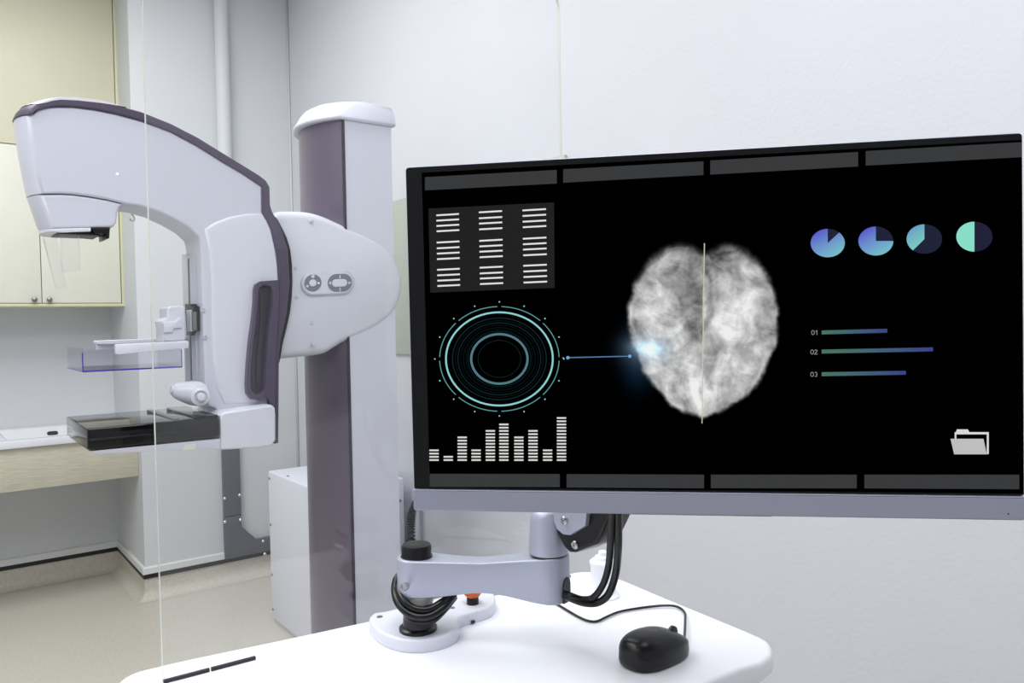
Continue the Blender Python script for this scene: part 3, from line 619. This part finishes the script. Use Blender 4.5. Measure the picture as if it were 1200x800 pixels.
for rx_, th, c in ((55, .9, dk), (51.5, .5, dk2), (48.5, .8, dk), (45.5, .4, dk2), (42, .6, dk2), (39, .4, dk2), (37, .5, dk)): g.ring(cx, cy, rx_, rx_*.87, th, c)
for k in range(48):
    a = math.radians(k*7.5); g.dot(cx+59*math.cos(a), cy-51.5*math.sin(a), .4, dk)
g.done('ring_gauge')
g = G(); Bl = rgb(120, 175, 225); g.poly([(665, 418.3), (738, 416.6), (738, 417.8), (665, 419.6)], rgb(85, 130, 175), OFF+.0004); g.dot(665.5, 419, 2, Bl, OFF+.0005); g.dot(738, 417.2, 2, Bl, OFF+.0005); g.dot(660, 419.2, .8, Bl); g.done('pointer_line')
g = G(); cnt = [4, 2, 8, 4, 10, 12, 8, 10, 4, 14]; xsb = [503.2, 519.9, 536.2, 552.5, 569.2, 585, 602.6, 619.2, 636.3, 652.6]
for x_, c_ in zip(xsb, cnt):
    for k in range(c_): y_ = 538.9-k*3.79; g.poly([(x_, y_-1), (x_+10.9, y_-1), (x_+10.9, y_+.9), (x_, y_+.9)], rgb(225, 225, 222))
g.done('bar_chart')
vi, te, mi, dn = rgb(96, 92, 212), rgb(126, 196, 208), rgb(142, 230, 208), rgb(35, 37, 60)
def lerp(a, b_, t): return tuple(a[i]+(b_[i]-a[i])*t for i in range(4))
for (cx, cy, rx_, ry_, a0, a1, ca, cb) in ((970, 284.7, 20, 16.6, 48, -270, vi, te), (1026.4, 282.3, 20.4, 16.9, 0, -270, vi, te), (1083.3, 280, 20.8, 17.2, 230, 90, rgb(110, 170, 200), mi), (1141.9, 277.2, 21.2, 17.5, 270, 90, mi, mi)):
    g = G(); g.poly([(cx+rx_*math.cos(2*math.pi*k/60), cy-ry_*math.sin(2*math.pi*k/60)) for k in range(60)], dn)
    for k in range(60):
        t0, t1 = [math.radians(a0+(a1-a0)*q/60) for q in (k, k+1)]
        def pt(t): return (cx+rx_*math.cos(t), cy-ry_*math.sin(t))
        def cc(t):
            f_ = .5+.5*(math.cos(t)*.55-math.sin(t)*.85); f_ = max(0, min(1, f_))
            return lerp(ca, cb, f_)
        g.poly([(cx, cy), pt(t0), pt(t1)], None, OFF+.0003, [lerp(ca, cb, .5), cc(t0), cc(t1)])
    g.done('pie_chart')
for (xa, ya, xb, yb) in ((962.9, 389.4, 1039.8, 387.4), (962.9, 411.8, 1093.4, 409.2), (962.9, 438.3, 1061.6, 436.6)):
    g = G(); g.poly([(xa, ya-2.3), (xb, yb-2.3), (xb, yb+2.3), (xa, ya+2.3)], None, OFF, [rgb(76, 122, 98), rgb(62, 70, 140), rgb(62, 70, 140), rgb(76, 122, 98)]); g.done('level_bar')
# digits 01 02 03 as stroke shapes
def digit(g, ch, x, y, w, h, c, th=.7):
    def seg(x0, y0, x1, y1):
        d = Vector((x1-x0, y1-y0)); n = Vector((-d.y, d.x)).normalized()*th/2; e = d.normalized()*th/2
        g.poly([(x0-e.x+n.x, y0-e.y+n.y), (x1+e.x+n.x, y1+e.y+n.y), (x1+e.x-n.x, y1+e.y-n.y), (x0-e.x-n.x, y0-e.y-n.y)], c)
    if ch == '0': g.ring(x+w/2, y+h/2, w/2, h/2, th, c, n=20)
    if ch == '1': seg(x+w*.1, y+h*.25, x+w*.55, y); seg(x+w*.55, y, x+w*.55, y+h)
    if ch == '2': g.ring(x+w/2, y+h*.28, w*.45, h*.28, th, c, 0, 180, 10); seg(x+w*.95, y+h*.3, x, y+h); seg(x, y+h, x+w, y+h)
    if ch == '3': g.ring(x+w*.45, y+h*.26, w*.42, h*.26, th, c, -90, 150, 10); g.ring(x+w*.45, y+h*.74, w*.45, h*.26, th, c, -150, 90, 10)
for s_, x_, y_ in (('01', 951, 387), ('02', 950, 409.8), ('03', 950, 436)):
    g = G(); digit(g, s_[0], x_, y_, 3.4, 5, rgb(150, 150, 150)); digit(g, s_[1], x_+4.6, y_, 3.2, 5, rgb(150, 150, 150)); g.done('level_number')
g = G(); fx = lambda x, y: (920+x/3.079, 360+y/3.079); wh = rgb(225, 225, 225)
for q in ([(612, 450), (735, 450), (735, 458), (612, 458)], [(728, 450), (735, 450), (735, 529), (728, 529)], [(612, 450), (618, 450), (618, 476), (612, 476)], [(620, 440), (660, 440), (666, 452), (616, 452)]): g.poly([fx(*p) for p in q], wh)
g.poly([fx(*p) for p in [(597, 474), (716, 474), (728, 530), (610, 530)]], rgb(198, 198, 198), OFF+.0003); g.done('folder_icon')
# scan picture
out_ = [(400, 100), (385, 88), (365, 80), (340, 70), (300, 72), (250, 90), (200, 125), (160, 180), (130, 240), (112, 310), (108, 370), (115, 430), (140, 490), (165, 560), (210, 620), (260, 680), (310, 715), (370, 730), (397, 740), (440, 725), (500, 700), (560, 660), (610, 600), (650, 520), (680, 440), (687, 380), (682, 320), (672, 260), (650, 200), (620, 150), (570, 100), (520, 75), (490, 68), (450, 80), (420, 92)]
op = smooth_loop([Vector((700+x/3.2, 260+y/3.2)) for x, y in out_], 2)
def inside(x, y):
    c = False; n = len(op); j = n-1
    for i in range(n):
        a, b_ = op[i], op[j]
        if (a.y > y) != (b_.y > y) and x < (b_.x-a.x)*(y-a.y)/(b_.y-a.y)+a.x: c = not c
        j = i
    return c
def sdist(x, y):
    d = 1e9; n = len(op)
    for i in range(n):
        a, b_ = op[i-1], op[i]; ab = b_-a; t = max(0, min(1, ((x-a.x)*ab.x+(y-a.y)*ab.y)/ab.length_squared)); d = min(d, (x-a.x-ab.x*t)**2+(y-a.y-ab.y*t)**2)
    return math.sqrt(d)*(1 if inside(x, y) else -1)
x0p, x1p, y0p, y1p, st = 702, 926, 270, 506, 1.0
nx, ny = int((x1p-x0p)/st)+1, int((y1p-y0p)/st)+1
sds = {}
for j in range(0, ny+4, 4):
    for i in range(0, nx+4, 4): sds[(i, j)] = sdist(x0p+i*st, y0p+j*st)
def sd_(i, j):
    a, b_ = i//4*4, j//4*4; fx_, fy_ = (i-a)/4, (j-b_)/4
    return (sds[(a, b_)]*(1-fx_)+sds[(a+4, b_)]*fx_)*(1-fy_)+(sds[(a, b_+4)]*(1-fx_)+sds[(a+4, b_+4)]*fx_)*fy_
g = G()
for j in range(ny):
    for i in range(nx):
        x = x0p+i*st; y = y0p+j*st; d = sd_(i, j)
        left = x < 824.2-(y-300)*.012
        wob = 3.0*noise.noise(Vector((x*.06, y*.06, 3)))+1.2*noise.noise(Vector((x*.2, y*.2, 7)))
        top = max(0, min(1, (360-y)/80)); width = 7+9*top
        e = max(0, min(1, (d+wob+1.5)/width)); e = e*e*(3-2*e)
        # tissue strands run from the edges towards the lower middle
        ang = math.atan2(y-560, x-824); rad = math.hypot(x-824, y-560)
        q = Vector((rad*.022, ang*9, 1.3 if left else 8.7))
        wv = Vector((noise.noise(Vector((x*.03, y*.03, 11)))*1.2, noise.noise(Vector((x*.03, y*.03, 23)))*1.2, 0))
        n1 = noise.fractal(q+wv, .9, 2.1, 5); n2 = noise.fractal(Vector((x*.045, y*.045, 2 if left else 5)), .8, 2.1, 5)
        n3 = 1-abs(noise.fractal(Vector((x*.05, y*.07, 15 if left else 19))+wv, .8, 2.2, 4))*2
        val = .71+.17*n1+.15*n2+.08*n3+noise.noise(Vector((x*.8, y*.8, 4)))*.03
        if not left: val += .08*math.exp(-(((x-870)/40)**2+((y-400)/60)**2))-.14*math.exp(-(((x-835)/18)**2+((y-318)/30)**2))
        else: val += .16*math.exp(-(((x-815)/12)**2+((y-455)/28)**2))-.20*math.exp(-(((x-812)/16)**2+((y-350)/55)**2))
        val -= .22*top*(1-.5*e)
        val -= .10*(1-min(1, max(0, d)/22))
        s_ = max(0, min(.97, val))*e
        v = lin(s_*255)
        bl = math.exp(-(((x-761)/15)**2+((y-408-(x-761)*.08)/7)**2))+.25*math.exp(-(((x-765)/24)**2+((y-408)/15)**2)); halo = .05*math.exp(-(((x-748)/16)**2+((y-418)/28)**2))
        r_, g_, b_ = v*(1-.35*min(1, bl*.6))+bl*.42+halo*.15, v+bl*.62+halo*.5, v+bl*.85+halo
        u_, v_ = S(x, y, OFF); g.v.append(MP(u_, v_, OFF)); g.c.append((min(1, r_), min(1, g_), min(1, b_), 1))
for j in range(ny-1):
    for i in range(nx-1): a = j*nx+i; g.f.append([a, a+1, a+nx+1, a+nx])
g.poly([(824.9, 285), (826.1, 285), (823.2, 496), (822.2, 496)], rgb(212, 203, 178), OFF+.0003)
g.done('scan_image')

# ---------------------------------------------------------------- monitor arm
ZB = ZT+.018
pb = onZ(490, 737, ZB); el = onZ(644, 702, .914)
ma = thing('articulated_arm', (pb.x, pb.y, ZT), 'silver jointed monitor arm on a white base bolted to the table', 'monitor arm')
bo = [(432.5, 727), (434, 721), (440, 717), (452, 715.5), (478, 709), (512, 700), (540, 693), (562, 690), (575, 692), (580.5, 698), (579.5, 705), (572, 711), (553, 717), (541, 721), (537.5, 726), (537.5, 734), (530, 741), (515, 746.5), (492, 750), (468, 748.5), (449, 742), (438, 734)]
b = BM(); slab(b, smooth_loop(pxZ(bo, ZB), 3), ZT+.0003, ZB, .001, 3, 'z', r2=.004); bs = put('base_foot', b, MAT['mwhite2'], ma, label='white rounded base')
for (x, y, r_) in ((445, 722.5, .0045), (530, 712, .004)):
    q = onZ(x, y, ZB); b = BM(); lathe(b, [(r_, -.0003), (r_, .0006), (r_*.5, .0004)], q, n=20); put('screw_hole', b, MAT['steel'], bs)
q = onZ(553.5, 717, ZB); b = BM(); box(b, q.x-.003, q.x+.003, q.y-.0025, q.y+.004, ZT+.002, ZT+.0055); put('base_notch', b, MAT['black'], bs)
q = onZ(554, 707, ZB); b = BM(); lathe(b, [(.0092, 0), (.0092, .0105)], q, n=28); put('button_collar', b, MAT['bplast'], bs)
b = BM(); lathe(b, [(.0085, .0105), (.011, .0125), (.0135, .016), (.0135, .021), (.010, .024)], q, n=28); put('stop_button', b, MAT['orange'], bs)
# pole
b = BM(); lathe(b, [(.0265, 0), (.0265, .004), (.024, .0055), (.0215, .006), (.0205, .02), (.0215, .03), (.0215, .052)], (pb.x, pb.y, ZB), n=36); put('pole', b, MAT['rubber'], ma)
b = BM(); lathe(b, [(.0222, .040), (.0228, .041), (.0228, .052), (.0222, .053)], (pb.x, pb.y, ZB), n=36); put('pole_ring', b, MAT['cream'], ma)
# lower arm
A_ = Vector((pb.x, pb.y)); E_ = Vector((el.x, el.y)); d_ = (E_-A_); LA = d_.length; d_.normalize(); n_ = Vector((-d_.y, d_.x))
za0, za1 = .915, .972
def half(t):      # half width along the arm
    s = t/LA
    return .0165+.0115*(abs(2*s-1)**2.2)
P = []
ra, rb = .0275, .0285
for k in range(13): t = math.pi/2+math.pi*k/12; P.append(A_+d_*(ra*math.cos(t))+n_*(ra*math.sin(t)))
for k in range(1, 16): s = k/16; P.append(A_+d_*(LA*s)-n_*half(LA*s))
for k in range(13): t = -math.pi/2+math.pi*k/12; P.append(E_+d_*(rb*math.cos(t))+n_*(rb*math.sin(t)))
for k in range(15, 0, -1): s = k/16; P.append(A_+d_*(LA*s)+n_*half(LA*s))
b = BM(); slab(b, P, za0, za1, .003, 4, 'z')
bmesh.ops.triangulate(b, faces=[f for f in b.faces if len(f.verts) > 6])
for v in b.verts:
    s = max(0, min(1, (Vector((v.co.x, v.co.y))-A_).dot(d_)/LA)); w = math.sin(math.pi*s)
    f_ = (v.co.z-za0)/(za1-za0)
    lo = za0+.011*(w**2)+.005*max(0, 1-s*3); hi = za1-.004*w+.006*max(0, s*2-1)
    v.co.z = lo+(hi-lo)*f_
la = put('lower_arm', b, MAT['silver'], ma, ang=40)
b = BM(); lathe(b, [(.0222, -.001), (.0222, .0008), (.0212, .001), (.0208, .002), (.0212, .013), (.0195, .0165), (.012, .0175)], (pb.x, pb.y, za1), n=40); put('pivot_cap', b, MAT['bplast'], ma)
q = onD(472.5, 687.5, 1.045); b = BM(); 
lathe(b, [(.0055, -.012), (.0055, .0), (.0048, .001), (.0030, .001), (.0028, -.002), (.0008, -.002)], q, (CP-q)+Vector((-.5, 0, 0)), 20); put('grub_screw', b, MAT['chrome'], la)
# cable slot at the elbow end
dirc = Vector((d_.x*.86+(-n_.x)*.52, d_.y*.86+(-n_.y)*.52, 0)).normalized()
b = BM(); ec = Vector((E_.x, E_.y, .928)); pr = Vector((-dirc.y, dirc.x, 0))
slab(b, [(-.008, -.012), (.008, -.012), (.008, .012), (.0065, .018), (.003, .0215), (0, .0222), (-.003, .0215), (-.0065, .018), (-.008, .012)], rb-.006, rb+.0012, 0, 1, lambda u, v, w: ec+pr*u+Vector((0, 0, v))+dirc*w)
put('cable_slot', b, MAT['black'], la, smooth=False)
# elbow bracket
zt2 = za1+.006
b = BM(); lathe(b, [(.0265, 0), (.0265, .0015)], (el.x, el.y, zt2), n=40); put('joint_ring', b, MAT['black'], ma)
b = BM(); lathe(b, [(.027, .0017), (.0275, .006), (.026, .03), (.0245, .055), (.0225, .062), (.019, .064)], (el.x, el.y, zt2), n=40)
for v in b.verts:
    if v.co.z > zt2+.05: v.co.z += (v.co-Vector((el.x, el.y, 0))).dot(Vector((.6, -.3, 0)))*.35
put('elbow_bracket', b, MAT['silver'], ma, ang=50)
b = BM(); cyl(b, (el.x, el.y, zt2+.05), (el.x, el.y, zt2+.085), .016, 32, .002); put('elbow_pin', b, MAT['chrome'], ma)
# spring arm rising to the monitor
XA = el.x-.006
pz = pxX([(640, 590), (646, 612), (654, 628), (661, 641), (667, 647), (674, 647.5), (699, 637), (707, 620), (716, 600), (745, 530), (760, 505), (740, 492), (700, 520), (660, 570)], XA)
b = BM(); slab(b, pz, XA, XA+.042, .003, 3, 'x'); sa = put('spring_arm', b, MAT['bplast'], ma)
c2 = onX(661, 609, XA-.004)
P = pxX([(650, 590), (649, 610), (653, 620), (660, 626), (668, 627), (676, 622), (686, 616), (687.5, 603), (690, 585), (675, 570)], XA-.006)
b = BM(); slab(b, P, XA-.007, XA+.002, .0015, 2, 'x'); put('side_plate', b, MAT['silver'], sa)
for (x, y, r_) in ((662.3, 609.5, .0058), (670.5, 639, .0058)):
    q = onX(x, y, XA-.007); dx = -.0068 if y < 620 else 0
    b = BM(); lathe(b, [(r_, 0), (r_, .003), (r_*.82, .0042), (r_*.55, .0042), (r_*.5, .002), (.0006, .002)], (XA+dx, q.y, q.z), (-1, 0, 0), 20); put('bolt', b, MAT['chrome'], sa)
hp = MP(0, 0, -.075)
b = BM(); p1 = onX(750, 512, XA+.02); tube(b, [onX(735, 530, XA+.02), p1, (p1+hp)/2+Vector((0, .01, .01)), hp+Vector((0, .0, -.01)), hp], .019, 20); put('upper_link', b, MAT['bplast'], ma)
b = BM(); cyl(b, hp, MP(0, 0, -.0565), .024, 32, .003); put('tilt_head', b, MAT['bplast'], ma)
# cables
def rt(name, path, r, mat, par, sm=10):
    b = BM(); tube(b, [onD(*p) for p in path], r, 12, sm); return put(name, b, mat, par)
DE = (el-CP).dot(F)-.02
rt('cable', [(657, 696, DE+.01), (668, 700.5, DE-.012), (684, 706, DE-.02), (700, 706, DE-.02), (713, 696, DE-.03), (721.5, 672, DE-.05), (724.5, 640, DE-.08), (724.5, 603, DE-.10), (726, 560, DE-.12), (745, 500, DE-.13)], .0050, MAT['rubber'], ma)
rt('cable', [(657, 693, DE+.01), (668, 697.5, DE-.012), (682, 702, DE-.016), (695, 700, DE-.02), (706, 686, DE-.03), (713, 664, DE-.05), (715.5, 635, DE-.08), (717, 603, DE-.10), (720, 560, DE-.12), (738, 505, DE-.13)], .0046, MAT['rubber'], ma)
D0 = (Vector((pb.x, pb.y, .9))-CP).dot(F)
rt('cable', [(478, 672, D0+.03), (466, 676, D0+.01), (462.5, 692, D0-.005), (468, 709, D0-.028), (483, 721, D0-.036), (502, 722, D0-.034), (520, 711, D0-.02), (532, 697, D0)], .0052, MAT['rubber'], ma)
rt('cable', [(480, 670, D0+.03), (470, 676, D0+.012), (467, 690, D0-.004), (472.5, 703, D0-.026), (485, 712.5, D0-.032), (502, 714, D0-.030), (518, 705, D0-.018), (528, 697, D0)], .0050, MAT['rubber'], ma)
rt('cable', [(476, 690, D0), (472, 706, D0-.018), (480, 724, D0-.028), (492, 728.5, D0-.028), (508, 726, D0-.026), (522, 713, D0-.01), (533, 699, D0+.004)], .0046, MAT['rubber'], ma)

# ---------------------------------------------------------------- mouse
f0 = onZ(738, 772, ZT+.012); f1 = onZ(800, 748, ZT+.012); fd = (f1-f0); fd.z = 0; fd.normalize(); sd2 = Vector((-fd.y, fd.x, 0))
mc = onZ(767.5, 772, ZT)+Vector((0, 0, .0)); ML, MW, MH = .106, .063, .039
ms = thing('computer_mouse', (mc.x, mc.y, ZT), 'black wired computer mouse at the right front of the white table', 'mouse')
def mouse_half(s):    # s -1 (rear) .. 1 (front)
    return MW/2*(max(0, 1-abs(s)**3.2))**.5*(1-.07*s)
def mring(sc_, z, n=48):
    out = []
    for k in range(n):
        t = 2*math.pi*k/n; s = math.cos(t); s2 = math.copysign(abs(s)**.85, s); w = math.copysign(abs(math.sin(t))**.72, math.sin(t))
        u = ML/2*s2*sc_; v = MW/2*w*(1-.06*s2)*sc_
        out.append((u, v, z))
    return out
def hgt(u): # seam height along the mouse
    return .0165-.002*(u/(ML/2))
def crest(u): s = u/(ML/2); return MH*(1-.14*s-.26*max(0, s)**2)
b = BM(); rings = []
for sc_, f_ in ((.93, 0), (.97, .08), (1.0, .35), (.995, .75), (.985, 1)):
    rings.append([b.verts.new(mc+fd*u+sd2*v+Vector((0, 0, .001+hgt(u)*f_))) for u, v, z in mring(sc_, 0)])
for r1, r2 in zip(rings, rings[1:]):
    for i in range(48): j = (i+1) % 48; b.faces.new((r1[i], r1[j], r2[j], r2[i]))
b.faces.new(rings[0][::-1]); b.faces.new(rings[-1]); put('lower_shell', b, MAT['mouseb'], ms, ang=50)
b = BM(); rings = []
for k in range(12):
    t = math.pi/2*k/12; sc_ = .99*math.cos(t)**.8; f_ = math.sin(t)**.95
    rings.append([b.verts.new(mc+fd*u+sd2*v+Vector((0, 0, .0013+hgt(u)+(crest(u)-hgt(u))*f_))) for u, v, z in mring(sc_, 0)])
for r1, r2 in zip(rings, rings[1:]):
    for i in range(48): j = (i+1) % 48; b.faces.new((r1[i], r1[j], r2[j], r2[i]))
b.faces.new(rings[0][::-1]); b.faces.new(rings[-1]); put('upper_shell', b, MAT['mouseb'], ms, ang=60)
wc_ = mc+fd*(ML*.33)+Vector((0, 0, crest(ML*.33)-.003))
b = BM(); lathe(b, [(.006, -.0035), (.0075, -.002), (.0075, .002), (.006, .0035)], wc_, sd2, 24); put('scroll_wheel', b, MAT['rubber'], ms)
st_ = mc+fd*(ML/2-.002)+Vector((0, 0, .008))
pts = [st_-fd*.004, st_+fd*.006]+[onZ(x, y, z) for x, y, z in ((803, 727, ZT+.006), (802, 717, ZT+.004), (793, 710.5, ZT+.004), (778, 709.3, ZT+.004), (755, 711.5, ZT+.003), (728, 716, ZT+.003), (712, 722, ZT+.003), (700, 727.5, ZT+.0025), (690, 727.3, ZT+.0025), (678, 722.5, ZT+.0025), (660, 712, ZT+.0025), (644, 702, ZT+.0025), (636, 692, ZT+.0025), (620, 684, ZT+.0025))]
b = BM(); tube(b, pts, .0019, 10, 8); put('cable', b, MAT['rubber'], ms)

# ---------------------------------------------------------------- white hand-switch holder
q = onZ(707, 698, ZT)
hs = thing('hand_switch', (q.x, q.y, ZT), 'small white hand switch with round top button, behind the black arm cables', 'hand switch')
b = BM(); lathe(b, [(.026, .0003), (.026, .003), (.0215, .006), (.0205, .012), (.0200, .048), (.0215, .052), (.0215, .057), (.018, .060), (.012, .0605)], q, n=36); put('holder', b, MAT['table'], hs)
b = BM(); lathe(b, [(.013, .0607), (.013, .065), (.010, .0665), (.0072, .0667), (.0070, .0725), (.005, .074)], q, n=28); put('push_button', b, MAT['table'], hs)

# ---------------------------------------------------------------- light
def area(name, loc, sx, sy, power, colr=(1, 1, 1), rot=(0, 0, 0)):
    l = bpy.data.lights.new(name, 'AREA'); l.shape = 'RECTANGLE'; l.size = sx; l.size_y = sy; l.energy = power; l.color = colr
    o = bpy.data.objects.new(name, l); col.objects.link(o); o.location = loc; o.rotation_euler = rot; return o
area('ceiling_lamp', (.25, .15, H-.03), 1.3, 1.3, 44, (.97, .98, 1))
area('ceiling_lamp', (.1, 2.6, H-.03), 1.6, 1.4, 52, (1, .995, .97))
area('ceiling_lamp', (-1.5, 1.2, H-.03), 1.4, 2.4, 38, (.97, .98, 1))
w = bpy.data.worlds.new('world'); bpy.context.scene.world = w; w.use_nodes = True
w.node_tree.nodes['Background'].inputs[0].default_value = (.8, .85, 1, 1); w.node_tree.nodes['Background'].inputs[1].default_value = .3
sc0 = bpy.context.scene
sc0.view_settings.view_transform = 'Standard'; sc0.view_settings.look = 'None'; sc0.view_settings.gamma = 1; sc0.view_settings.use_curve_mapping = False; sc0.view_settings.exposure = -.13
